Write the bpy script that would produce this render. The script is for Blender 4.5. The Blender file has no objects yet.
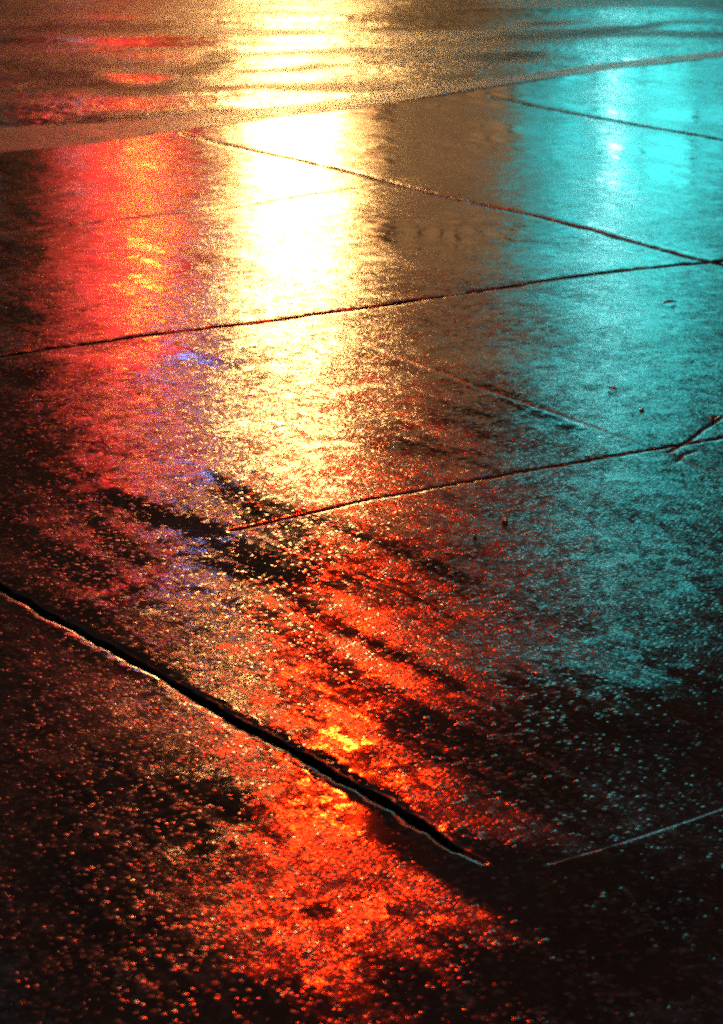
import bpy, math, random
import numpy as np
from mathutils import Vector

random.seed(7)
R = math.radians
sc = bpy.context.scene
C = sc.collection

# ------------------------------------------------------------------ camera
EYE = 1.6
cam_data = bpy.data.cameras.new('camera')
cam = bpy.data.objects.new('camera', cam_data)
C.objects.link(cam)
cam.location = (0, 0, EYE)
cam.rotation_euler = (R(90 - 16.3), 0, 0)
cam_data.sensor_fit = 'VERTICAL'
cam_data.sensor_height = 36.0
cam_data.sensor_width = 25.4
cam_data.lens = 36.0 * 2440 / 1024
cam_data.clip_start = 0.05
cam_data.clip_end = 500
cam_data.dof.use_dof = True
cam_data.dof.focus_distance = 5.2
cam_data.dof.aperture_fstop = 8.5
sc.camera = cam

# ------------------------------------------------------------------ night sky
world = bpy.data.worlds.new('World')
sc.world = world
world.use_nodes = True
wt = world.node_tree
bg = wt.nodes['Background']
sky = wt.nodes.new('ShaderNodeTexSky')
sky.sky_type = 'NISHITA'
sky.sun_disc = False
sky.sun_elevation = R(4.0)
sky.sun_rotation = R(180)
wt.links.new(sky.outputs[0], bg.inputs[0])
bg.inputs[1].default_value = 0.045

sc.view_settings.view_transform = 'Standard'
sc.view_settings.look = 'None'
sc.view_settings.gamma = 1.0
sc.view_settings.use_curve_mapping = False
sc.view_settings.exposure = 0.0
sc.cycles.use_denoising = False
sc.cycles.pixel_filter_type = 'BLACKMAN_HARRIS'
sc.cycles.filter_width = 2.1
sc.cycles.max_bounces = 5
sc.cycles.sample_clamp_direct = 0
sc.cycles.sample_clamp_indirect = 6
sc.cycles.caustics_reflective = False
sc.cycles.caustics_refractive = False

# radiances of the lit things and the added glow panels (the only lights of the scene)
E_WINDOW = 88.0
E_FASCIA = 22.0
E_RED_SIGN = 5.4
E_CYAN = 3.3
E_CYAN_TUBE = 15.0
E_BLUE = 30.0
E_YELLOW = 60.0
E_DIM_FILL = .42  # pane added to spread warm light over the slabs
E_PALE = .35
E_BOLLARD = 5.0
E_SIGNAL = 1500.0
E_LAMP = 130.0


# ------------------------------------------------------------------ helpers
class G:
    """small node-graph builder"""
    def __init__(self, name):
        self.m = bpy.data.materials.new(name)
        self.m.use_nodes = True
        self.t = self.m.node_tree
        self.p = self.t.nodes['Principled BSDF']

    def put(self, sock, v):
        if isinstance(v, bpy.types.NodeSocket):
            self.t.links.new(v, sock)
        elif v is not None:
            sock.default_value = v

    def math(self, op, a, b=None, c=None, clamp=False):
        n = self.t.nodes.new('ShaderNodeMath'); n.operation = op; n.use_clamp = clamp
        self.put(n.inputs[0], a); self.put(n.inputs[1], b); self.put(n.inputs[2], c)
        return n.outputs[0]

    def vec(self, op, a, b=None, s=None):
        n = self.t.nodes.new('ShaderNodeVectorMath'); n.operation = op
        self.put(n.inputs[0], a); self.put(n.inputs[1], b)
        if s is not None: self.put(n.inputs['Scale'], s)
        return n.outputs['Value'] if op in ('LENGTH', 'DOT_PRODUCT') else n.outputs['Vector']

    def pos(self):
        return self.t.nodes.new('ShaderNodeNewGeometry').outputs['Position']

    def nrm(self):
        return self.t.nodes.new('ShaderNodeNewGeometry').outputs['Normal']

    def attr(self, name):
        n = self.t.nodes.new('ShaderNodeAttribute'); n.attribute_name = name
        return n.outputs['Fac']

    def noise(self, v, scale, detail=2.0, rough=0.5, dims='3D', dist=0.0):
        n = self.t.nodes.new('ShaderNodeTexNoise'); n.noise_dimensions = dims
        self.put(n.inputs['Vector'], v); n.inputs['Scale'].default_value = scale
        n.inputs['Detail'].default_value = detail; n.inputs['Roughness'].default_value = rough
        n.inputs['Distortion'].default_value = dist
        return n

    def voro(self, v, scale, dims='2D', rnd=1.0):
        n = self.t.nodes.new('ShaderNodeTexVoronoi'); n.voronoi_dimensions = dims
        self.put(n.inputs['Vector'], v); n.inputs['Scale'].default_value = scale
        n.inputs['Randomness'].default_value = rnd
        return n

    def rng(self, v, a, b, c=0.0, d=1.0, smooth=False):
        n = self.t.nodes.new('ShaderNodeMapRange')
        n.interpolation_type = 'SMOOTHSTEP' if smooth else 'LINEAR'
        self.put(n.inputs[0], v)
        for i, x in enumerate((a, b, c, d)): self.put(n.inputs[i + 1], x)
        return n.outputs[0]

    def mix(self, f, a, b):
        n = self.t.nodes.new('ShaderNodeMix'); n.data_type = 'RGBA'
        self.put(n.inputs[0], f); self.put(n.inputs[6], a); self.put(n.inputs[7], b)
        return n.outputs[2]

    def fmix(self, f, a, b):
        n = self.t.nodes.new('ShaderNodeMix'); n.data_type = 'FLOAT'
        self.put(n.inputs[0], f); self.put(n.inputs[2], a); self.put(n.inputs[3], b)
        return n.outputs[0]

    def mapping(self, v, rot=0.0, scale=(1, 1, 1)):
        n = self.t.nodes.new('ShaderNodeMapping')      # turn first, then stretch
        self.put(n.inputs[0], v); n.inputs['Rotation'].default_value = (0, 0, rot)
        return self.vec('MULTIPLY', n.outputs[0], scale)

    def sep(self, v):
        n = self.t.nodes.new('ShaderNodeSeparateXYZ'); self.put(n.inputs[0], v)
        return n.outputs

    def set(self, name, v):
        self.put(self.p.inputs[name], v)


def plain(name, col, rough=0.6, metal=0.0, grain=0.15, scale=8.0, emit=None, strength=0.0):
    g = G(name)
    n = g.noise(g.pos(), scale, 4.0, 0.6)
    f = g.rng(n.outputs[0], 0.3, 0.7)
    a = tuple(c * (1 - grain) for c in col) + (1,)
    b = tuple(min(1, c * (1 + grain)) for c in col) + (1,)
    g.set('Base Color', g.mix(f, a, b))
    g.set('Roughness', g.rng(n.outputs[0], 0.3, 0.7, max(0.02, rough - 0.08), min(1, rough + 0.08)))
    g.set('Metallic', metal)
    if emit:
        g.set('Emission Color', tuple(emit) + (1,))
        g.set('Emission Strength', strength)
    return g.m


# ---- mesh pieces
class MB:
    def __init__(self):
        self.v = []; self.f = []

    def box(self, x0, x1, y0, y1, z0, z1, ch=0.0):
        """box with chamfered edges along z-plane outline"""
        b = len(self.v)
        if ch <= 0:
            self.v += [(x, y, z) for z in (z0, z1) for x, y in ((x0, y0), (x1, y0), (x1, y1), (x0, y1))]
            q = [(0, 3, 2, 1), (4, 5, 6, 7), (0, 1, 5, 4), (1, 2, 6, 5), (2, 3, 7, 6), (3, 0, 4, 7)]
            self.f += [tuple(b + i for i in k) for k in q]
            return self
        def ring(ix, z):
            return [(x0 + ix, y0 + ch, z), (x0 + ch, y0 + ix, z), (x1 - ch, y0 + ix, z), (x1 - ix, y0 + ch, z),
                    (x1 - ix, y1 - ch, z), (x1 - ch, y1 - ix, z), (x0 + ch, y1 - ix, z), (x0 + ix, y1 - ch, z)]
        rs = [ring(ch * .5, z0), ring(0, z0 + ch), ring(0, z1 - ch), ring(ch * .5, z1)]
        for r in rs: self.v += r
        self.f.append(tuple(b + i for i in reversed(range(8))))
        for k in range(3):
            for i in range(8):
                j = (i + 1) % 8
                self.f.append((b + k * 8 + i, b + k * 8 + j, b + k * 8 + 8 + j, b + k * 8 + 8 + i))
        self.f.append(tuple(b + 24 + i for i in range(8)))
        return self

    def tube(self, pts, r, n=12, r2=None):
        pts = [Vector(p) for p in pts]
        b = len(self.v); L = len(pts)
        up = None
        for i, p in enumerate(pts):
            t = (pts[min(i + 1, L - 1)] - pts[max(i - 1, 0)]).normalized()
            if up is None:
                up = Vector((0, 0, 1)) if abs(t.z) < .9 else Vector((1, 0, 0))
            a = t.cross(up).normalized(); c = a.cross(t).normalized(); up = c
            rr = r if r2 is None else r + (r2 - r) * i / (L - 1)
            for k in range(n):
                q = 2 * math.pi * k / n
                self.v.append(tuple(p + a * rr * math.cos(q) + c * rr * math.sin(q)))
        for i in range(L - 1):
            for k in range(n):
                j = (k + 1) % n
                self.f.append((b + i * n + k, b + i * n + j, b + (i + 1) * n + j, b + (i + 1) * n + k))
        self.f.append(tuple(b + k for k in reversed(range(n))))
        self.f.append(tuple(b + (L - 1) * n + k for k in range(n)))
        return self

    def lathe(self, prof, centre, axis='z', n=24):
        """prof: list of (radius, height) along the axis"""
        b = len(self.v); cx, cy, cz = centre
        for (r, h) in prof:
            for k in range(n):
                q = 2 * math.pi * k / n; u, w = r * math.cos(q), r * math.sin(q)
                self.v.append((cx + u, cy + w, cz + h) if axis == 'z' else (cx + u, cy + h, cz + w))
        for i in range(len(prof) - 1):
            for k in range(n):
                j = (k + 1) % n
                self.f.append((b + i * n + k, b + i * n + j, b + (i + 1) * n + j, b + (i + 1) * n + k))
        self.f.append(tuple(b + k for k in reversed(range(n))))
        self.f.append(tuple(b + (len(prof) - 1) * n + k for k in range(n)))
        return self

    def build(self, name, mat, parent=None, smooth=False):
        me = bpy.data.meshes.new(name)
        me.from_pydata(self.v, [], self.f); me.update()
        import bmesh
        bm = bmesh.new(); bm.from_mesh(me); bmesh.ops.recalc_face_normals(bm, faces=bm.faces)
        bm.to_mesh(me); bm.free()
        if smooth:
            me.polygons.foreach_set('use_smooth', [True] * len(me.polygons))
        me.materials.append(mat)
        o = bpy.data.objects.new(name, me); C.objects.link(o)
        if parent: o.parent = parent
        return o


def tag(o, label=None, cat=None, group=None, kind=None):
    if label: o['label'] = label
    if cat: o['category'] = cat
    if group: o['group'] = group
    if kind: o['kind'] = kind
    return o


def thing(name, label, cat, loc, group=None):
    o = bpy.data.objects.new(name, None); C.objects.link(o); o.location = loc
    return tag(o, label, cat, group)


def grid_mesh(name, X, Y, Z, mat, attrs=None):
    """one sheet from 2-D coordinate arrays"""
    r, c = X.shape
    me = bpy.data.meshes.new(name)
    idx = np.arange(r * c).reshape(r, c)
    q = np.stack([idx[:-1, :-1], idx[:-1, 1:], idx[1:, 1:], idx[1:, :-1]], -1).reshape(-1, 4)
    me.vertices.add(r * c)
    me.vertices.foreach_set('co', np.stack([X, Y, Z], -1).astype(np.float32).ravel())
    me.loops.add(q.size)
    me.loops.foreach_set('vertex_index', q.ravel().astype(np.int32))
    me.polygons.add(len(q))
    me.polygons.foreach_set('loop_start', np.arange(0, q.size, 4, dtype=np.int32))
    me.polygons.foreach_set('use_smooth', np.ones(len(q), dtype=bool))
    me.update(calc_edges=True)
    for k, a in (attrs or {}).items():
        at = me.attributes.new(k, 'FLOAT', 'POINT')
        at.data.foreach_set('value', a.astype(np.float32).ravel())
    me.materials.append(mat)
    o = bpy.data.objects.new(name, me); C.objects.link(o)
    return o


rs = np.random.RandomState(11)


def vnoise(x, y, seed=0):
    """smooth value noise on the ground plane, -1..1"""
    t = np.random.RandomState(seed).uniform(-1, 1, (256, 256))
    xi = np.floor(x).astype(int); yi = np.floor(y).astype(int)
    fx = x - xi; fy = y - yi
    fx = fx * fx * fx * (fx * (fx * 6 - 15) + 10); fy = fy * fy * fy * (fy * (fy * 6 - 15) + 10)
    g = lambda a, b: t[a % 256, b % 256]
    return ((g(xi, yi) * (1 - fx) + g(xi + 1, yi) * fx) * (1 - fy)
            + (g(xi, yi + 1) * (1 - fx) + g(xi + 1, yi + 1) * fx) * fy)


def poly_dist(x, y, pts):
    d = np.full(x.shape, 1e9)
    for (ax, ay), (bx, by) in zip(pts[:-1], pts[1:]):
        vx, vy = bx - ax, by - ay
        t = np.clip(((x - ax) * vx + (y - ay) * vy) / (vx * vx + vy * vy), 0, 1)
        d = np.minimum(d, np.hypot(x - ax - t * vx, y - ay - t * vy))
    return d


def sstep(a, b, x):
    t = np.clip((x - a) / (b - a), 0, 1)
    return t * t * (3 - 2 * t)


# ------------------------------------------------------------------ layout (metres)
# near edge and far edge of the pale kerb strip, as y over x
KX = [-30, -14, -8, -4, -1.705, -1.265, -0.862, -0.008, 0.803, 1.459, 2.331, 4, 8, 14, 30]
KN = [8.6, 9.0, 9.4, 10.3, 11.52, 11.85, 12.35, 13.20, 14.27, 15.08, 15.93, 17.0, 17.9, 18.1, 18.2]
WX = [-30, -8, -1.84, -1.0, -0.39, 0.1, 0.524, 1.246, 1.81, 2.425, 8, 30]
WK = [.9, .9, 1.0, .72, .62, .55, .42, .42, .40, .36, .3, .3]
def kerb_near(x): return np.interp(x, KX, KN)
def kerb_far(x): return kerb_near(x) + np.interp(x, WX, WK)
def kerb_drop(x): return np.interp(x, [-30, -1.5, 0.5, 2.5, 30], [.07, .07, .05, .02, .02])

# joints between the pavement slabs: points, half width, depth
JOINTS = [
    ([(-4.2, 5.05), (-1.079, 7.12), (-0.802, 7.325), (-0.385, 7.59), (-0.002, 7.845), (0.367, 8.115), (0.69, 8.36), (0.989, 8.56), (1.306, 8.72), (4.5, 10.9)], .0095, .008),
    ([(-0.905, 12.201), (-0.529, 11.588), (-0.074, 10.939), (0.33, 10.22), (0.639, 9.781), (0.917, 9.308), (1.197, 8.795), (1.297, 8.655), (2.9, 6.1), (4.6, 3.4)], .009, .008),
    ([(-3.2, 8.6), (-0.745, 4.886), (-0.61, 4.68), (-0.47, 4.485), (-0.341, 4.30), (-0.22, 4.125), (-0.072, 3.917), (0.063, 3.722), (0.10, 3.660)], .0084, .012),
    ([(0.10, 3.660), (0.150, 3.575)], .0060, .008),
    ([(0.145, 3.585), (0.19, 3.52)], .0040, .004),
    ([(-0.30, 5.335), (-0.143, 5.447), (0.02, 5.582), (0.19, 5.696), (0.445, 5.871), (0.656, 5.987), (0.942, 6.159), (4.2, 8.5)], .005, .005),
    ([(0.296, 3.520), (0.38, 3.578), (0.485, 3.661), (0.599, 3.743), (3.6, 5.9)], .0035, .0013),
    ([(-3.0, 8.2), (-0.557, 9.906), (-0.258, 10.193), (0.037, 10.468)], .009, .003),
    ([(0.718, 13.729), (1.244, 12.796), (1.632, 12.163), (3.6, 9.0)], .012, .009),
    ([(0.0, 7.30), (0.32, 6.75), (0.60, 6.29), (0.783, 5.987), (0.855, 5.862), (1.9, 4.2)], .004, .0014),
    ([(0.787, 6.017), (0.854, 6.138), (0.90, 6.25), (0.933, 6.296), (0.973, 6.373)], .0035, .004),
    ([(0.80, 5.93), (0.82, 5.99), (0.86, 6.03)], .003, .003),
]

# shallow pools on the pavement: x, y, half-length along the broom lines, half-width, weight
POOLS = [(0.483, 3.94, 0.208, 0.0, -0.03, -0.275, 0.15),
    (-0.047, 3.362, 0.088, 0.05, 0.003, -0.035, 0.3),
    (0.263, 3.495, 0.107, -0.012, -0.008, -0.088, 0.9),
    (0.342, 3.181, 0.38, 0.115, -0.007, -0.233, 0.55),
    (-0.002, 3.165, 0.13, 0.0, 0.0, -0.125, -0.18),
    (-0.289, 3.001, 0.355, 0.0, 0.013, -0.142, 0.3),
    (-0.488, 3.277, 0.163, 0.0, 0.048, -0.365, 0.3),
    (0.101, 3.582, 0.14, -0.158, -0.015, -0.07, 1.0),
    (-0.02, 3.859, 0.09, -0.125, -0.008, -0.047, 0.7),
    (-0.242, 5.047, 0.175, -0.04, 0.003, -0.115, 0.42),
    (-0.6, 5.599, 0.217, -0.252, 0.0, -0.08, 0.4),
    (-0.395, 5.381, 0.095, -0.057, 0.003, -0.063, 0.35),
    (-0.644, 4.787, 0.21, -0.262, -0.003, -0.117, 0.35),
    (-0.905, 6.921, 0.245, 0.122, 0.018, -0.128, 0.3),
    (0.262, 9.241, 0.263, -0.135, -0.018, -0.397, 0.45),
    (0.099, 6.067, 0.152, -0.065, -0.005, -0.08, 0.35),
    (-0.563, 8.675, 0.155, 0.078, 0.012, -0.158, 0.3),
    (0.413, 4.131, 0.307, 0.0, -0.018, -0.2, 0.12),
    (0.246, 4.819, 0.103, -0.185, -0.013, -0.052, 0.35),
    (0.431, 3.397, 0.17, 0.055, -0.005, -0.065, 0.25),
    (0.308, 3.48, 0.11, 0.035, 0.0, -0.05, 0.6),
    (-1.418, 10.087, 0.25, 0.0, 0.247, -1.843, 0.35),
    (-0.901, 6.243, 0.133, 0.0, 0.13, -0.958, 0.3),
    (0.307, 9.468, 0.343, -0.217, -0.025, -0.51, 0.3),
    (0.175, 11.095, 0.22, -0.22, -0.01, -0.312, 0.2),
    (0.309, 7.505, 0.22, 0.0, -0.025, -0.6, 0.2),
    (0.384, 6.577, 0.142, -0.24, -0.045, -0.33, 0.2),
    (-0.243, 9.586, 0.318, 0.0, 0.065, -2.633, -0.35),
    (0.811, 7.505, 0.312, 0.0, -0.29, -2.865, -0.25),
    (0.089, 5.406, 0.247, -0.155, -0.01, -0.175, -0.25),
    (0.072, 4.286, 0.155, -0.165, -0.043, -0.303, -0.15),
    (-0.066, 3.601, 0.137, -0.12, -0.022, -0.182, -0.1),
    (-0.286, 4.033, 0.152, -0.215, -0.015, -0.108, -0.25),
    (0.152, 4.451, 0.142, -0.257, -0.01, -0.05, -0.3),
    (-0.621, 6.351, 0.258, -0.305, 0.0, -0.145, -0.25),
    (-0.162, 6.243, 0.262, 0.0, 0.015, -0.637, -0.15)]
DRY_MARKS = [(-1.021, 16.087, 0.148, 0.877, 0.045, -0.387, 1),
    (-1.928, 15.498, 0.395, -0.615, 0.053, -0.555, 0.9),
    (-1.583, 14.896, 0.363, 0.0, 0.017, -0.158, 1),
    (-0.284, 16.921, 0.205, 0.0, 0.003, -0.202, 0.2),
    (1.43, 18.786, 0.295, 0.11, -0.03, -0.412, 0.8),
    (2.357, 21.413, 0.262, 0.207, -0.042, -0.427, 1),
    (1.049, 16.335, 0.133, 0.0, -0.01, -0.158, 1),
    (1.749, 18.147, 0.938, 0.645, -0.02, -0.23, 0.7),
    (-2.439, 18.786, 0.455, 0.0, 0.032, -0.25, 0.5),
    (-1.618, 18.952, 0.383, 0.0, 0.035, -0.42, 0.6),
    (-0.095, 20.592, 0.495, 0.31, 0.003, -0.393, 0.35),
    (-0.394, 15.787, 0.685, 0.677, 0.01, -0.235, 0.5),
    (0.703, 15.966, 0.543, 0.67, -0.013, -0.418, 0.4),
    (-0.965, 14.689, 0.695, 0.32, 0.018, -0.255, 0.5),
    (-0.451, 18.147, 0.572, 0.537, 0.008, -0.23, 0.4)]

# ------------------------------------------------------------------ pavement
def wet_ground(name, cell=96.0, asphalt=False):
    g = G(name)
    P = g.pos()
    flat = g.vec('MULTIPLY', P, (1, 1, 0))
    water = g.attr('water')
    joint = g.attr('joint')
    dry = g.attr('dry')
    # ragged outline of the pools
    warp = g.noise(g.mapping(flat, R(58), (1.0, .35, 1)), 16.0, 5.0, 0.65)
    fine = g.noise(flat, 70.0, 3.0, 0.6)
    w = g.math('ADD', water, g.math('MULTIPLY', g.math('SUBTRACT', warp.outputs[0], 0.5), 0.9))
    streak = g.noise(g.mapping(flat, R(59), (.36, 2.9, 1)), 3.2, 7.0, .62, dims='2D', dist=.6)
    w = g.math('ADD', w, g.math('MULTIPLY', g.math('SUBTRACT', streak.outputs[0], 0.5), 1.7))
    w = g.math('ADD', w, g.math('MULTIPLY', g.math('SUBTRACT', fine.outputs[0], 0.5), 0.35), clamp=True)
    # grains: one low dome per cell, standing out of the film where it is higher than the water
    ang = R(23)
    wob = g.noise(flat, 22.0, 2.0, .5)
    fr = g.mapping(g.vec('ADD', flat, g.vec('SCALE', g.vec('SUBTRACT', wob.outputs['Color'], (.5, .5, .5)), s=1.6 / cell)), ang)
    fr = g.vec('MULTIPLY', fr, (1, 1, 0))
    v = g.voro(fr, cell)
    d = g.mapping(g.vec('SUBTRACT', fr, v.outputs['Position']), -ang)
    col = g.sep(v.outputs['Color'])
    rise = g.math('SUBTRACT', g.math('MULTIPLY_ADD', col[0], 1.15, 0.03), w)
    size = g.rng(rise, 0.0, 0.4, 0.0, 0.62)
    isl = g.rng(g.math('SUBTRACT', size, v.outputs['Distance']), -0.02, 0.10)
    k = g.math('MULTIPLY_ADD', g.math('MULTIPLY', col[1], col[1]), 0.26 * cell, 0.055 * cell)
    dome = g.vec('SCALE', d, s=g.math('MULTIPLY', k, isl))
    lean = g.vec('MULTIPLY', g.vec('SUBTRACT', v.outputs['Color'], (.5, .5, .5)), (.08, .08, 0))
    lean = g.vec('SCALE', lean, s=isl)
    # second, smaller sand grain
    v2 = g.voro(g.mapping(flat, R(-31)), cell * 2.7)
    am = .07 if not asphalt else .22
    lean2 = g.vec('MULTIPLY', g.vec('SUBTRACT', v2.outputs['Color'], (.5, .5, .5)), (am, am, 0))
    lean2 = g.vec('SCALE', lean2, s=g.math('MULTIPLY', g.rng(w, 0.25, 0.8, 1.0, 0.0), g.rng(isl, 0.0, 1.0, 1.0, .3)))
    # uneven trowelled surface, centimetres to decimetres across
    mo = g.noise(g.mapping(flat, R(58), (1.0, .45, 1)), 13.0 if not asphalt else 9.0, 5.0, .68, dims='2D')
    v3 = g.voro(g.mapping(flat, R(11)), 34.0)
    a3 = (.04, .04, 0) if not asphalt else (.26, .18, 0)
    lean2 = g.vec('ADD', lean2, g.vec('SCALE', g.vec('MULTIPLY', g.vec('SUBTRACT', v3.outputs['Color'], (.5, .5, .5)), a3), s=g.rng(w, .4, .9, 1.0, 0.0 if not asphalt else .5)))
    am = .07
    if asphalt:
        mo = g.noise(g.mapping(flat, 0.06, (1.9, .9, 1)), 2.6, 7.0, .72, dims='2D', dist=.8)
        am = .26
    lean3 = g.vec('MULTIPLY', g.vec('SUBTRACT', mo.outputs['Color'], (.5, .5, .5)), (am * 1.25, am, 0))
    lean3 = g.vec('SCALE', lean3, s=g.rng(w, 0.35, 0.9, 1.0, 0.06 if not asphalt else .5))
    lean2 = g.vec('ADD', lean2, lean3)
    # broom finish: fine ridges along the slab direction, tilt only across them
    br = g.noise(g.mapping(flat, R(58), (.5, 9, 1)), 14.0, 3.0, 0.6, dims='2D')
    ba = g.math('MULTIPLY', g.math('SUBTRACT', br.outputs[0], .5), g.rng(w, 0.1, 0.9, .07 if not asphalt else .10, 0.01))
    comb = g.t.nodes.new('ShaderNodeCombineXYZ')
    g.put(comb.inputs[0], g.math('MULTIPLY', ba, 0.83)); g.put(comb.inputs[1], g.math('MULTIPLY', ba, 0.55))
    n = g.vec('ADD', g.nrm(), dome)
    n = g.vec('ADD', n, lean); n = g.vec('ADD', n, lean2); n = g.vec('ADD', n, comb.outputs[0])
    g.set('Normal', g.vec('NORMALIZE', n))
    # colour of the stone itself
    big = g.noise(flat, 2.3, 5.0, 0.6)
    c1 = (.070, .062, .055, 1) if not asphalt else (.085, .066, .048, 1)
    c2 = (.035, .031, .028, 1) if not asphalt else (.028, .026, .024, 1)
    base = g.mix(g.rng(big.outputs[0], .35, .65), c2, c1)
    base = g.mix(g.math('MULTIPLY', g.math('POWER', col[2], 6.0), .8), base, (.16, .145, .125, 1))
    base = g.mix(joint, base, (.010, .009, .008, 1))
    base = g.mix(g.rng(dry, .7, 1.1), base, (.026, .023, .020, 1))
    g.set('Base Color', base)
    ro = g.fmix(isl, g.rng(w, 0.15, 0.75, .19 if not asphalt else .28, .05 if not asphalt else .16), .19)
    ro = g.fmix(joint, ro, .65)
    ro = g.fmix(g.math('MULTIPLY', dry, 1.5, clamp=True), ro, .52)
    g.set('Roughness', ro)
    spec = g.fmix(joint, .5, 0.0)
    spec = g.math('MULTIPLY', spec, g.rng(dry, .6, 1.05, 1.0, 0.1))
    g.set('Specular IOR Level', spec)
    g.set('IOR', 1.42)
    return g.m


def joint_field(x, y):
    dep = np.zeros_like(x); jm = np.zeros_like(x)
    wob = 1 + .35 * vnoise(x * 18, y * 18, 3) + .25 * vnoise(x * 55, y * 55, 4)
    for pts, hw, dp in JOINTS:
        d = poly_dist(x + .006 * vnoise(x * 9, y * 9, 5), y + .006 * vnoise(x * 9, y * 9, 6), pts)
        h = hw * wob
        dep = np.maximum(dep, dp * (1 - sstep(h * .45, h * 1.25, d)))
        # shoulders worn round and slightly sunk
        dep = np.maximum(dep, .0016 * (1 - sstep(h, h * 4, d)) * min(1, dp / .012))
        jm = np.maximum(jm, (1 - sstep(h * 1.15, h * 2.2, d + .3 * h * vnoise(x * 30, y * 30, 8))) * min(1, dp / .006))
    return dep, jm


def pool_field(x, y, marks):
    """sum of soft ellipses given by centre, two half-axis vectors and weight"""
    out = np.zeros_like(x)
    for (px, py, ax, ay, bx, by, wt_) in marks:
        det = ax * by - ay * bx
        u = ((x - px) * by - (y - py) * bx) / det; v = (ax * (y - py) - ay * (x - px)) / det
        out += wt_ * np.exp(-(u * u + v * v))
    return out


# rows get closer together towards the viewer; columns spread with the distance, then run out sideways
def fan(v_rows, near_w, slope, n_in, reach):
    u = np.linspace(-1, 1, n_in)
    side = 1 + (np.geomspace(1, 40, 26) - 1) / 39 * reach
    return np.concatenate([-side[::-1][:-1], u, side[1:]])

rows = np.concatenate([np.linspace(-6, 2.4, 24)[:-1], np.linspace(0, 1, 1150)])
ys = rows.copy()
m = np.arange(len(rows)) >= 23
tt = rows[m]
ys[m] = 2.4 + (1.0 / (1.0 - .80 * tt) - 1) / 4.0 * 1.0  # placeholder, rescaled below
q0 = (ys[m] - 2.4) / (ys[m][-1] - 2.4)
U = fan(rows, 0, 0, 640, 14)
X = np.empty((len(rows), len(U))); Y = np.empty_like(X)
for i in range(len(rows)):
    if i < 23:
        w_ = 1.0; yy = np.full(len(U), rows[i]); xx = U * w_
    else:
        q = q0[i - 23]
        w_ = 1.0 + 1.75 * q; xx = U * w_
        yy = 2.4 + q * (kerb_near(xx) + .06 - 2.4)
    X[i] = xx; Y[i] = yy
dep, jm = joint_field(X, Y)
Z = (.0035 * vnoise(X * .9, Y * .8, 21) + .0030 * vnoise(X * 2.3 + 5, Y * 1.9, 22)
     + .0009 * vnoise(X * 6, Y * 5, 23) + .00025 * vnoise(X * 15, Y * 13, 24))
Z = Z * sstep(-.0, 1.0, kerb_near(X) - Y + .15)
#SLAB_TILT#
Z = Z - dep
water = .32 + .24 * vnoise(X * .8 + 3, Y * .7, 31) + .22 * vnoise(X * 2.4, Y * 1.7, 32) + pool_field(X, Y, POOLS)
water = np.clip(water, 0, 1.15)
pav = grid_mesh('pavement', X, Y, Z, wet_ground('wet_concrete'),
                {'water': water, 'joint': jm, 'dry': np.zeros_like(X)})
tag(pav, 'wet concrete pavement slabs with dark joints', kind='structure')

# ------------------------------------------------------------------ kerb strip
kg = G('kerb_concrete')
kp = kg.pos()
kn = kg.noise(kg.mapping(kp, R(-45), (1, 3.5, 1)), 5.0, 6.0, .65)
kn2 = kg.noise(kp, 11.0, 7.0, .72)
kg.set('Base Color', kg.mix(kg.rng(kn.outputs[0], .35, .65), (.36, .26, .16, 1), (.68, .50, .32, 1)))
kg.set('Roughness', kg.rng(kn.outputs[0], .35, .7, .55, .34))
kg.set('Normal', kg.vec('NORMALIZE', kg.vec('ADD', kg.nrm(), kg.vec('MULTIPLY', kg.vec('SUBTRACT', kn2.outputs['Color'], (.5, .5, .5)), (.3, .3, 0)))))
xs = np.concatenate([np.linspace(-28, -4, 40)[:-1], np.linspace(-4, 4, 500), np.linspace(4, 28, 40)[1:]])
prof = [(.0, .001), (.03, .002), (.08, .002), (.16, .002), (.30, .003), (.55, .003), (.80, .003), (.92, .001), (.97, -.004), (1.0, -.012), (1.01, -.2)]
KXg = np.stack([xs] * len(prof)); KYg = np.empty_like(KXg); KZg = np.empty_like(KXg)
for i, (a, z) in enumerate(prof):
    KYg[i] = kerb_near(xs) + a * (kerb_far(xs) - kerb_near(xs)) + .022 * vnoise(xs * 2.2, xs * 0 + i * .35, 40) + .010 * vnoise(xs * 9, xs * 0 + i * .2, 41) + .004 * vnoise(xs * 30, xs * 0 + i, 43)
    KZg[i] = z + .003 * vnoise(xs * 2, xs * 0 + a * 3, 42)
kerb = grid_mesh('kerb', KXg, KYg, KZg, kg.m)
tag(kerb, 'pale curved concrete kerb between pavement and road', kind='structure')

# ------------------------------------------------------------------ road
xr = np.concatenate([-np.geomspace(3.6, 30, 30)[::-1][:-1], np.linspace(-3.6, 3.6, 520), np.geomspace(3.6, 30, 30)[1:]])
tr = np.linspace(0, 1, 420)
XR = np.stack([xr] * len(tr)); YR = np.empty_like(XR); ZR = np.empty_like(XR)
for i, t_ in enumerate(tr):
    y0 = kerb_far(xr) - .02
    YR[i] = y0 + t_ * (22.6 - y0)
drop = kerb_drop(XR)
ZR = (-drop + .010 * vnoise(XR * .55, YR * 1.1, 51) + .0055 * vnoise(XR * 1.0 + 9, YR * 2.3, 52)
      + .006 * vnoise(XR * 1.3 + 4, YR * 2.0 + XR * .5 + 1.3 * vnoise(XR * .8, YR * .8, 56), 55) + .0030 * vnoise(XR * 2.8, YR * 4.2 + XR + 1.2 * vnoise(XR * 1.3, YR * 1.1, 57), 53) + .0005 * vnoise(XR * 8, YR * 14, 54))
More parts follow.
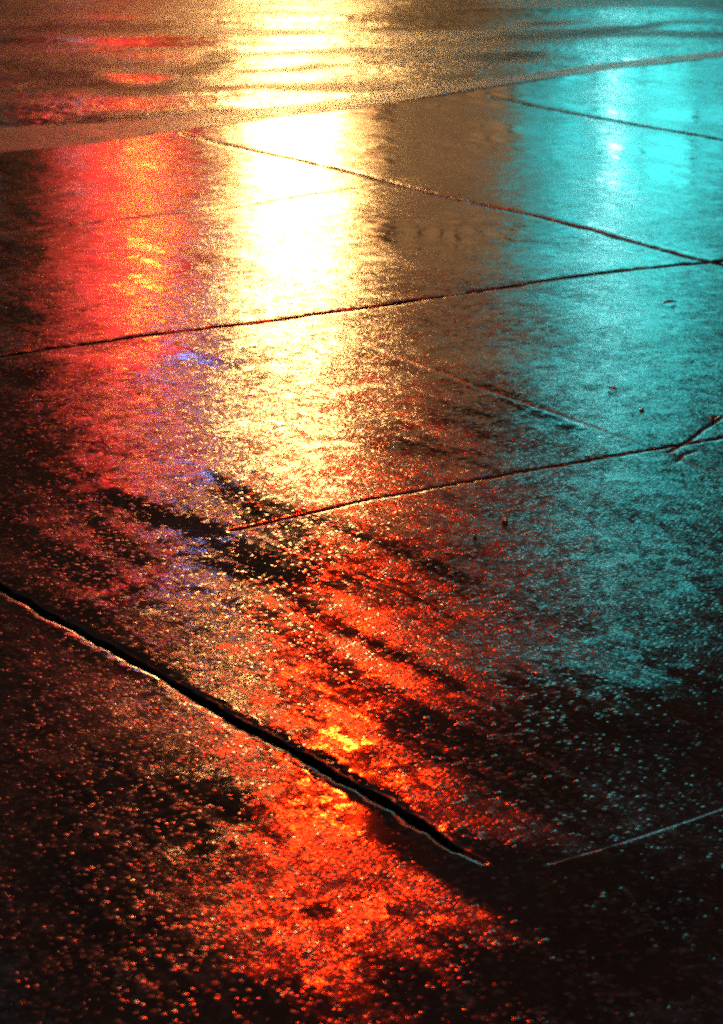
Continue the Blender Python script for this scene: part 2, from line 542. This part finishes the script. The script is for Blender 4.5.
wr = .42 + .34 * vnoise(XR * .7 + 2, YR * 1.2, 61) + .2 * vnoise(XR * 1.9, YR * 3.6, 62)
dryf = pool_field(XR + .08 * vnoise(XR * 4, YR * 3, 71), YR + .25 * vnoise(XR * 3, YR * 2, 72), DRY_MARKS)
dryf = np.clip(dryf * 1.5, 0, 1.2) + .68 * sstep(-.25, .45, vnoise(XR * .45 + 7, YR * 1.15 + .25 * XR, 73) + .5 * vnoise(XR * 1.5, YR * 3.2, 74)) * (1 - np.clip(dryf, 0, 1))
road = grid_mesh('road', XR, YR, ZR, wet_ground('wet_asphalt', 70.0, True),
                 {'water': np.clip(wr, 0, 1.1), 'joint': np.zeros_like(XR), 'dry': np.clip(dryf, 0, 1)})
tag(road, 'wet asphalt road with shallow ripples of water', kind='structure')

# ground all round, far kerb and far pavement
g_m = plain('far_concrete', (.16, .145, .125), .5, scale=3)
gs = MB()
gs.box(-60, 60, 26.0, 90, -.4, -.03); gs.box(-60, -28, -40, 26, -.4, -.16); gs.box(28, 60, -40, 26, -.4, -.16); gs.box(-28, 28, -40, -6.02, -.4, -.02)
tag(gs.build('ground', g_m), 'dark ground around the street', kind='structure')
fk = MB(); fk.box(-28, 28, 22.6, 22.78, -.3, .02, .015)
tag(fk.build('far_kerb', kg.m), 'kerb on the far side of the road', kind='structure')
fp = MB()
for i in range(28):
    fp.box(-28 + i * 2 + .006, -26 + i * 2 - .006, 22.786, 24.39, -.3, .0, .008)
    fp.box(-28 + i * 2 + .006, -26 + i * 2 - .006, 24.40, 26.0, -.3, .0, .008)
tag(fp.build('far_pavement', g_m), 'pavement in front of the shops', kind='structure')

# ------------------------------------------------------------------ shops across the road
M_brick = G('brick')
bt = M_brick.t.nodes.new('ShaderNodeTexBrick')
bt.inputs['Scale'].default_value = 4.0
bt.inputs['Color1'].default_value = (.16, .065, .045, 1); bt.inputs['Color2'].default_value = (.11, .05, .038, 1)
bt.inputs['Mortar'].default_value = (.14, .12, .10, 1)
sx = M_brick.sep(M_brick.pos()); cb = M_brick.t.nodes.new('ShaderNodeCombineXYZ')
M_brick.put(cb.inputs[0], sx[0]); M_brick.put(cb.inputs[1], sx[2])
M_brick.put(bt.inputs['Vector'], cb.outputs[0]); M_brick.set('Base Color', bt.outputs[0]); M_brick.set('Roughness', .8)
M_brick = M_brick.m
M_stone = plain('trim_stone', (.25, .22, .18), .7)
M_dark = plain('dark_metal', (.03, .03, .032), .4, .6)
M_glass = plain('dark_glass', (.012, .014, .018), .08, 0, .1)
M_warm = plain('lit_shop_glass', (.8, .7, .5), .5, 0, .05, emit=(1, .52, .165), strength=E_WINDOW)
M_fascia = plain('lit_fascia', (.8, .7, .5), .5, 0, .05, emit=(1, .52, .165), strength=E_FASCIA)
M_red = plain('red_neon', (.6, .05, .05), .4, 0, .05, emit=(1, .035, .03), strength=E_RED_SIGN)
M_cyan = plain('cyan_neon', (.1, .6, .6), .4, 0, .05, emit=(.06, .80, .80), strength=E_CYAN)
M_blue = plain('blue_neon', (.1, .1, .6), .4, 0, .05, emit=(.2, .36, 1), strength=E_BLUE)
M_yel = plain('yellow_lamp', (.8, .6, .1), .4, 0, .05, emit=(1, .55, .05), strength=E_YELLOW)
M_sig = plain('red_signal_lens', (.6, .05, .02), .3, 0, .02, emit=(1, .026, .002), strength=E_SIGNAL)
M_off = plain('unlit_signal_lens', (.05, .05, .03), .2, 0, .1)
M_lamp = plain('street_lamp_glass', (.8, .7, .5), .4, 0, .02, emit=(1, .42, .12), strength=E_LAMP)

FY = 26.0


def shop(x0, x1, label, top, lit=None):
    """brick building: ground-floor shopfront and two storeys of sash windows"""
    b = thing('shop_building', label, 'building', ((x0 + x1) / 2, FY, 0), 'buildings across the road')
    cx = (x0 + x1) / 2; w = x1 - x0
    wl = MB()
    ops = []           # openings: x0, x1, z0, z1 in local x
    nwin = max(2, int(w // 2.0))
    for s in range(2):
        for i in range(nwin):
            c = -w / 2 + w * (i + .5) / nwin
            ops.append((c - .5, c + .5, 5.6 + s * 3.3, 7.4 + s * 3.3))
    # wall in bands between the openings
    z = 0
    wl.box(-w / 2, -w / 2 + .35, 0, .4, 0, 4.6); wl.box(w / 2 - .35, w / 2, 0, .4, 0, 4.6)
    wl.box(-w / 2, w / 2, 0, .4, 4.6, 5.6)
    for s in range(2):
        z0 = 5.6 + s * 3.3; z1 = z0 + 1.8
        row = [o for o in ops if abs(o[2] - z0) < .01]
        px = -w / 2
        for o in row:
            wl.box(px, o[0], 0, .4, z0, z1); px = o[1]
        wl.box(px, w / 2, 0, .4, z0, z1)
        wl.box(-w / 2, w / 2, 0, .4, z1, z1 + 1.5 if s == 0 else top)
    wl.box(-w / 2, w / 2, .4, 9, 4.6, top); wl.box(-w / 2, w / 2, 1.4, 9, 0, 4.6)
    wl.build('wall', M_brick, b)
    MB().box(-w / 2 - .1, w / 2 + .1, -.28, .3, top, top + .3, .05).build('cornice', M_stone, b)
    for (a, c, z0, z1) in ops:
        f = MB()
        for (p, q, r_, t) in ((a, a + .06, z0, z1), (c - .06, c, z0, z1), (a, c, z0, z0 + .06), (a, c, z1 - .06, z1), (a, c, (z0 + z1) / 2 - .03, (z0 + z1) / 2 + .03)):
            f.box(p, q, .10 + .002 * (q - p < .1), .17, r_, t)
        wn = f.build('window', M_stone, b)
        MB().box(a + .05, c - .05, .125, .14, z0 + .05, z1 - .05).build('pane', M_glass, wn)
        MB().box(a - .1, c + .1, -.08, .1, z0 - .09, z0 - .003, .015).build('sill', M_stone, wn)
    # shopfront: stall riser, dark display glass, door
    MB().box(-w / 2 + .35, w / 2 - .35, .1, .35, 0, .5, .02).build('stall_riser', M_dark, b)
    fr = MB()
    n = 4
    for i in range(n + 1):
        xx = -w / 2 + .35 + (w - .7) * i / n
        fr.box(xx - .04, xx + .04, .14, .24, .5, 4.6)
    fr.box(-w / 2 + .35, w / 2 - .35, .13, .25, 3.55, 3.65); fr.build('shopfront_frame', M_dark, b)
    MB().box(-w / 2 + .35, w / 2 - .35, .18, .20, .5, 4.6).build('display_glass', M_glass, b)
    b.location = (cx, FY, 0)
    return b


shop(-22, -12.0, 'brick shop building at the far left of the street', 12.0)
shop(-11.98, -4.2, 'brick shop building left of the red neon sign', 11.2)
shop(-4.18, 4.6, 'middle brick shop building carrying the lit signs', 12.6)
shop(4.62, 13.0, 'brick shop building right of the turquoise sign', 11.6)
shop(13.02, 23, 'brick shop building at the far right of the street', 12.2)

# ---- lit shop window (stands proud of the middle front)
def framed_panel(name, label, cat, x0, x1, z0, z1, y, mat, bars=0, depth=.18, part='panel', side=None):
    t = thing(name, label, cat, ((x0 + x1) / 2, y, z0))
    w, h = x1 - x0, z1 - z0
    f = MB()
    f.box(-w / 2 - .05, w / 2 + .05, 0, depth, -.05, 0); f.box(-w / 2 - .05, w / 2 + .05, 0, depth, h, h + .05)
    f.box(-w / 2 - .05, -w / 2, .001, depth - .001, 0, h); f.box(w / 2, w / 2 + .05, .001, depth - .001, 0, h)
    for i in range(bars):
        xx = -w / 2 + w * (i + 1) / (bars + 1)
        f.box(xx - .02, xx + .02, .002, .05, 0, h)
    f.build('frame', M_dark, t)
    MB().box(-w / 2, w / 2, .04, .12, 0, h).build(part, mat, t)
    off = w / 2 + .052
    for i, (sw, sm) in enumerate(side or ()):  # dimmer glowing strips added so the reflections fade out sideways
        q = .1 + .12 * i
        MB().box(-off - sw, -off, .05, .11, q, h - q, .01).build('glow_panel', sm, t)
        MB().box(off, off + sw, .05, .11, q, h - q, .01).build('glow_panel', sm, t)
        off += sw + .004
    return t

M_cyan2 = plain('dim_cyan_panel', (.1, .5, .5), .4, 0, .05, emit=(.05, .70, .72), strength=E_CYAN * .32)  # materials of the added glow strips and the added upper panel
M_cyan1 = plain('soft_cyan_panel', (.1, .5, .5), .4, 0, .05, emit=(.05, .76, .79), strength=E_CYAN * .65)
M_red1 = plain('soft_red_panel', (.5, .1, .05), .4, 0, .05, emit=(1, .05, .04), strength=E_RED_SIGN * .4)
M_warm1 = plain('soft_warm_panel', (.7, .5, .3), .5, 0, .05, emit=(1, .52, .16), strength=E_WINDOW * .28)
M_cyan3 = plain('upper_cyan_fill', (.1, .5, .5), .4, 0, .05, emit=(.05, .78, .80), strength=E_CYAN * .8)
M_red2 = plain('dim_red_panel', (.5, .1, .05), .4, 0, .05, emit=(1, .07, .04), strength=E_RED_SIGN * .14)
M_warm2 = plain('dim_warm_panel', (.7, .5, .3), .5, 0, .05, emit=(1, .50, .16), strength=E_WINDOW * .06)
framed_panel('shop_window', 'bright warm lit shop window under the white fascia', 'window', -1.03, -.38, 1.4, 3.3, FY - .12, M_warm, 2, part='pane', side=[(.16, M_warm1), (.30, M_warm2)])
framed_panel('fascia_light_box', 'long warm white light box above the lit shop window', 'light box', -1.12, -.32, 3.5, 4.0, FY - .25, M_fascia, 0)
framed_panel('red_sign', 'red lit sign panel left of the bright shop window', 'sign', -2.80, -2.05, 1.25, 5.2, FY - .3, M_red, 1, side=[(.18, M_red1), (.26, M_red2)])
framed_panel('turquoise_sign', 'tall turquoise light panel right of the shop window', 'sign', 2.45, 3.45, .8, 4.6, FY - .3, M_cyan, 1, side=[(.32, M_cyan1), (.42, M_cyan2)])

M_dim = plain('dim_fill_pane', (.7, .5, .3), .5, 0, .05, emit=(1, .50, .20), strength=E_DIM_FILL)
M_dim2 = plain('dimmer_fill_pane', (.7, .5, .3), .5, 0, .05, emit=(1, .48, .18), strength=E_DIM_FILL * .45)
M_pale = plain('pale_shop_glass', (.7, .6, .5), .5, 0, .05, emit=(1, .72, .58), strength=E_PALE)
M_white = plain('white_lamp_glass', (.8, .8, .8), .4, 0, .05, emit=(.85, .92, 1), strength=E_BOLLARD)
framed_panel('shop_window', 'added dim amber glowing pane right of the bright window, spreads warm light', 'window', .35, 1.55, .9, 4.5, FY - .12, M_dim, 4, part='pane', side=[(.22, M_dim2)])  # unseen pane, added as a broad warm glow between white and turquoise
framed_panel('shop_window', 'pale pink shop window left of the red sign', 'window', -5.9, -4.0, .9, 2.6, FY - .12, M_pale, 2, part='pane')
def bollard_light(x, y, h=.95):
    t = thing('bollard_light', 'short bollard light with white glass on the far pavement', 'bollard light', (x, y, 0))
    MB().lathe([(.11, 0), (.11, .03), (.075, .06), (.07, h - .26)], (0, 0, 0)).build('post', M_dark, t, True)
    MB().lathe([(.055, h - .26), (.06, h - .24), (.06, h - .06), (.055, h - .04)], (0, 0, 0)).build('lamp_glass', M_white, t, True)
    MB().lathe([(.08, h - .04), (.085, h - .02), (.07, h), (.02, h + .02)], (0, 0, 0)).build('cap', M_dark, t, True)
bollard_light(-2.88, 24.9)

framed_panel('turquoise_sign', 'added smaller turquoise light panel above the tall one, lengthens its reflection', 'sign', 2.45, 3.45, 5.05, 6.2, FY - .3, M_cyan3, 1)  # unseen panel added so the turquoise reflection fades further down
M_tube = plain('pale_cyan_tube', (.6, .8, .8), .4, 0, .02, emit=(.35, .88, .90), strength=E_CYAN_TUBE)
t = thing('added_tube', 'added pale turquoise tube in front of the turquoise sign, brightens its reflection', 'tube light', (2.62, FY - .42, 1.3))  # unseen tube added for the pale core of the turquoise reflection
MB().box(-.09, .09, .04, .09, -.05, 3.25, .01).build('backplate', M_dark, t)
MB().tube([(0, 0, 0), (0, 0, 1.6), (0, 0, 3.2)], .03, 12).build('neon_tube', M_tube, t, True)

def ring_sign(name, label, x, z, r, mat, y=FY - .45):
    t = thing(name, label, 'neon sign', (x, y, z))
    MB().box(-r - .06, r + .06, .03, .08, -r - .06, r + .06, .01).build('backboard', M_dark, t)
    pts = [(r * math.cos(q), 0, r * math.sin(q)) for q in np.linspace(0, 2 * math.pi, 33)]
    MB().tube(pts, .028, 10).build('neon_tube', mat, t, True)
    return t
ring_sign('ring_neon', 'small round blue neon ring above the red sign', -1.80, 5.0, .15, M_blue)
ring_sign('ring_neon', 'small round yellow neon ring in front of the red sign', -2.25, 2.9, .12, M_yel, FY - .50)

# ---- street lamp
def street_lamp(x, y, label, reach=1.6, h=6.9):
    t = thing('street_lamp', label, 'street lamp', (x, y, 0), 'street lamps on the far pavement')
    MB().lathe([(.17, 0), (.17, .05), (.12, .12), (.11, .9), (.085, 1.0)], (0, 0, 0)).build('base', M_dark, t, True)
    MB().tube([(0, 0, 1.0), (0, 0, 4), (0, 0, h - .4), (0, -.15, h - .05), (0, -.6, h + .15), (0, -reach, h + .2)], .075, 14, .04).build('pole', M_dark, t, True)
    hd = MB().box(-.15, .15, -reach - .55, -reach + .05, h + .13, h + .27, .04).build('lamp_head', M_dark, t)
    MB().lathe([(.06, .02), (.12, -.0), (.125, -.05), (.10, -.11), (.05, -.15), (.01, -.16)], (0, -reach - .28, h + .125)).build('lamp_glass', M_lamp, hd, True)
    return t
street_lamp(-1.25, 24.3, 'warm street lamp on the far pavement by the bright shop window')
street_lamp(-14, 24.3, 'warm street lamp at the far left of the street')
street_lamp(15, 24.3, 'warm street lamp at the far right of the street')

# ---- traffic signal on a mast arm over the road
def traffic_signal():
    px, py = 6.2, 18.6
    t = thing('traffic_signal', 'traffic signal showing red on a mast arm over the road', 'traffic light', (px, py, 0))
    MB().lathe([(.24, 0), (.24, .06), (.15, .12), (.14, .5), (.12, .6)], (0, 0, -.05)).build('base', M_dark, t, True)
    MB().tube([(0, 0, .5), (0, 0, 3), (0, 0, 6.3)], .11, 16, .085).build('pole', M_dark, t, True)
    MB().tube([(0, 0, 5.9), (-2, 0, 6.15), (-4.5, 0, 6.3), (-6.45, 0, 6.32)], .08, 14, .05).build('mast_arm', M_dark, t, True)
    hx, hy = SIG_X - px, -.16
    hs = MB().box(hx - .18, hx + .18, hy, hy + .22, 5.10, 6.16, .03).build('housing', M_dark, t)
    MB().box(hx - .27, hx + .27, hy + .225, hy + .235, 4.98, 6.27).build('backplate', M_dark, t)
    for i in range(3):
        z = 5.95 - i * .32
        lens = MB().lathe([(.145, 0), (.14, -.02), (.11, -.045), (.06, -.06), (.01, -.065)], (hx, hy - .001, z), 'y', 28)
        lens.build('lens', M_sig if i == 0 else M_off, hs, True)
        vz = MB(); n = 14
        for s in range(n):
            a0 = R(-20 + 220 * s / n); a1 = R(-20 + 220 * (s + 1) / n)
            b = len(vz.v)
            for a in (a0, a1):
                for r_ in (.155, .165):
                    for yy in (hy, hy - .24):
                        vz.v.append((hx + r_ * math.cos(a), yy, z + r_ * math.sin(a)))
            vz.f += [(b, b + 1, b + 5, b + 4), (b + 2, b + 6, b + 7, b + 3), (b + 1, b + 3, b + 7, b + 5)]
        vz.build('visor', M_dark, hs)
    return t
SIG_X = -.16
traffic_signal()

# ------------------------------------------------------------------ small things lying on the pavement
M_leaf = plain('wet_leaf', (.09, .045, .018), .3, 0, .35, 60)
M_peb = plain('wet_pebble', (.13, .115, .10), .22, 0, .3, 120)


def ground_z(x, y):
    a = np.array([[x]]); b = np.array([[y]])
    return float((.0035 * vnoise(a * .9, b * .8, 21) + .0030 * vnoise(a * 2.3 + 5, b * 1.9, 22))[0, 0])


def leaf(x, y, size, rot, label):
    mb = MB(); n = 12; b = 0
    for i in range(n + 1):
        s = i / n; wd = size * .28 * math.sin(math.pi * s ** .8) + .0004
        zc = .0025 + .004 * math.sin(s * 3.0) * (size / .05)
        for j in (-1, -.5, 0, .5, 1):
            mb.v.append((size * (s - .5), wd * j, zc + abs(j) * .0035 + .001 * math.sin(7 * s + j * 3)))
    for i in range(n):
        for j in range(4):
            mb.f.append((i * 5 + j, i * 5 + j + 1, (i + 1) * 5 + j + 1, (i + 1) * 5 + j))
    t = thing('fallen_leaf', label, 'leaf', (x, y, ground_z(x, y)), 'dead leaves on the wet slabs')
    t.rotation_euler = (0, 0, rot)
    o = mb.build('blade', M_leaf, t, True)
    sm = o.modifiers.new('thick', 'SOLIDIFY'); sm.thickness = .0008
    MB().tube([(-size * .5, 0, .003), (-size * .62, .002, .004), (-size * .74, .006, .003)], .0009, 6, .0006).build('stalk', M_leaf, t, True)


def pebble(x, y, r, label, seed):
    import bmesh
    bm = bmesh.new(); bmesh.ops.create_icosphere(bm, subdivisions=3, radius=1)
    q = random.Random(seed); ax = [(Vector((q.uniform(-1, 1), q.uniform(-1, 1), q.uniform(-1, 1))).normalized(), q.uniform(.55, .9)) for _ in range(9)]
    for v in bm.verts:
        for nrm, dd in ax:
            e = v.co.dot(nrm) - dd
            if e > 0: v.co -= nrm * e * .85
        v.co = Vector((v.co.x * r * 1.2, v.co.y * r, v.co.z * r * .7 + r * .5))
    me = bpy.data.meshes.new('pebble'); bm.to_mesh(me); bm.free()
    me.polygons.foreach_set('use_smooth', [True] * len(me.polygons)); me.materials.append(M_peb)
    o = bpy.data.objects.new('pebble', me); C.objects.link(o)
    o.location = (x, y, ground_z(x, y) - .001); o.rotation_euler = (0, 0, q.uniform(0, 6))
    tag(o, label, 'pebble', 'pebbles on the wet slabs')

leaf(1.017, 7.915, .055, .5, 'dark curled leaf on the turquoise lit slab just nearer than the long joint')
leaf(.705, 6.685, .035, 2.2, 'small brown leaf in the middle of the turquoise reflection')
leaf(.947, 6.34, .05, 1.2, 'brown leaf beside the forked crack at the right edge')
pebble(.331, 5.398, .008, 'small stone just below the thin joint, right of the picture centre', 1)
pebble(.257, 5.278, .006, 'smaller stone to the left of and nearer than the other stone below the thin joint', 2)
pebble(.763, 6.451, .007, 'small stone in the turquoise reflection above the forked crack', 3)
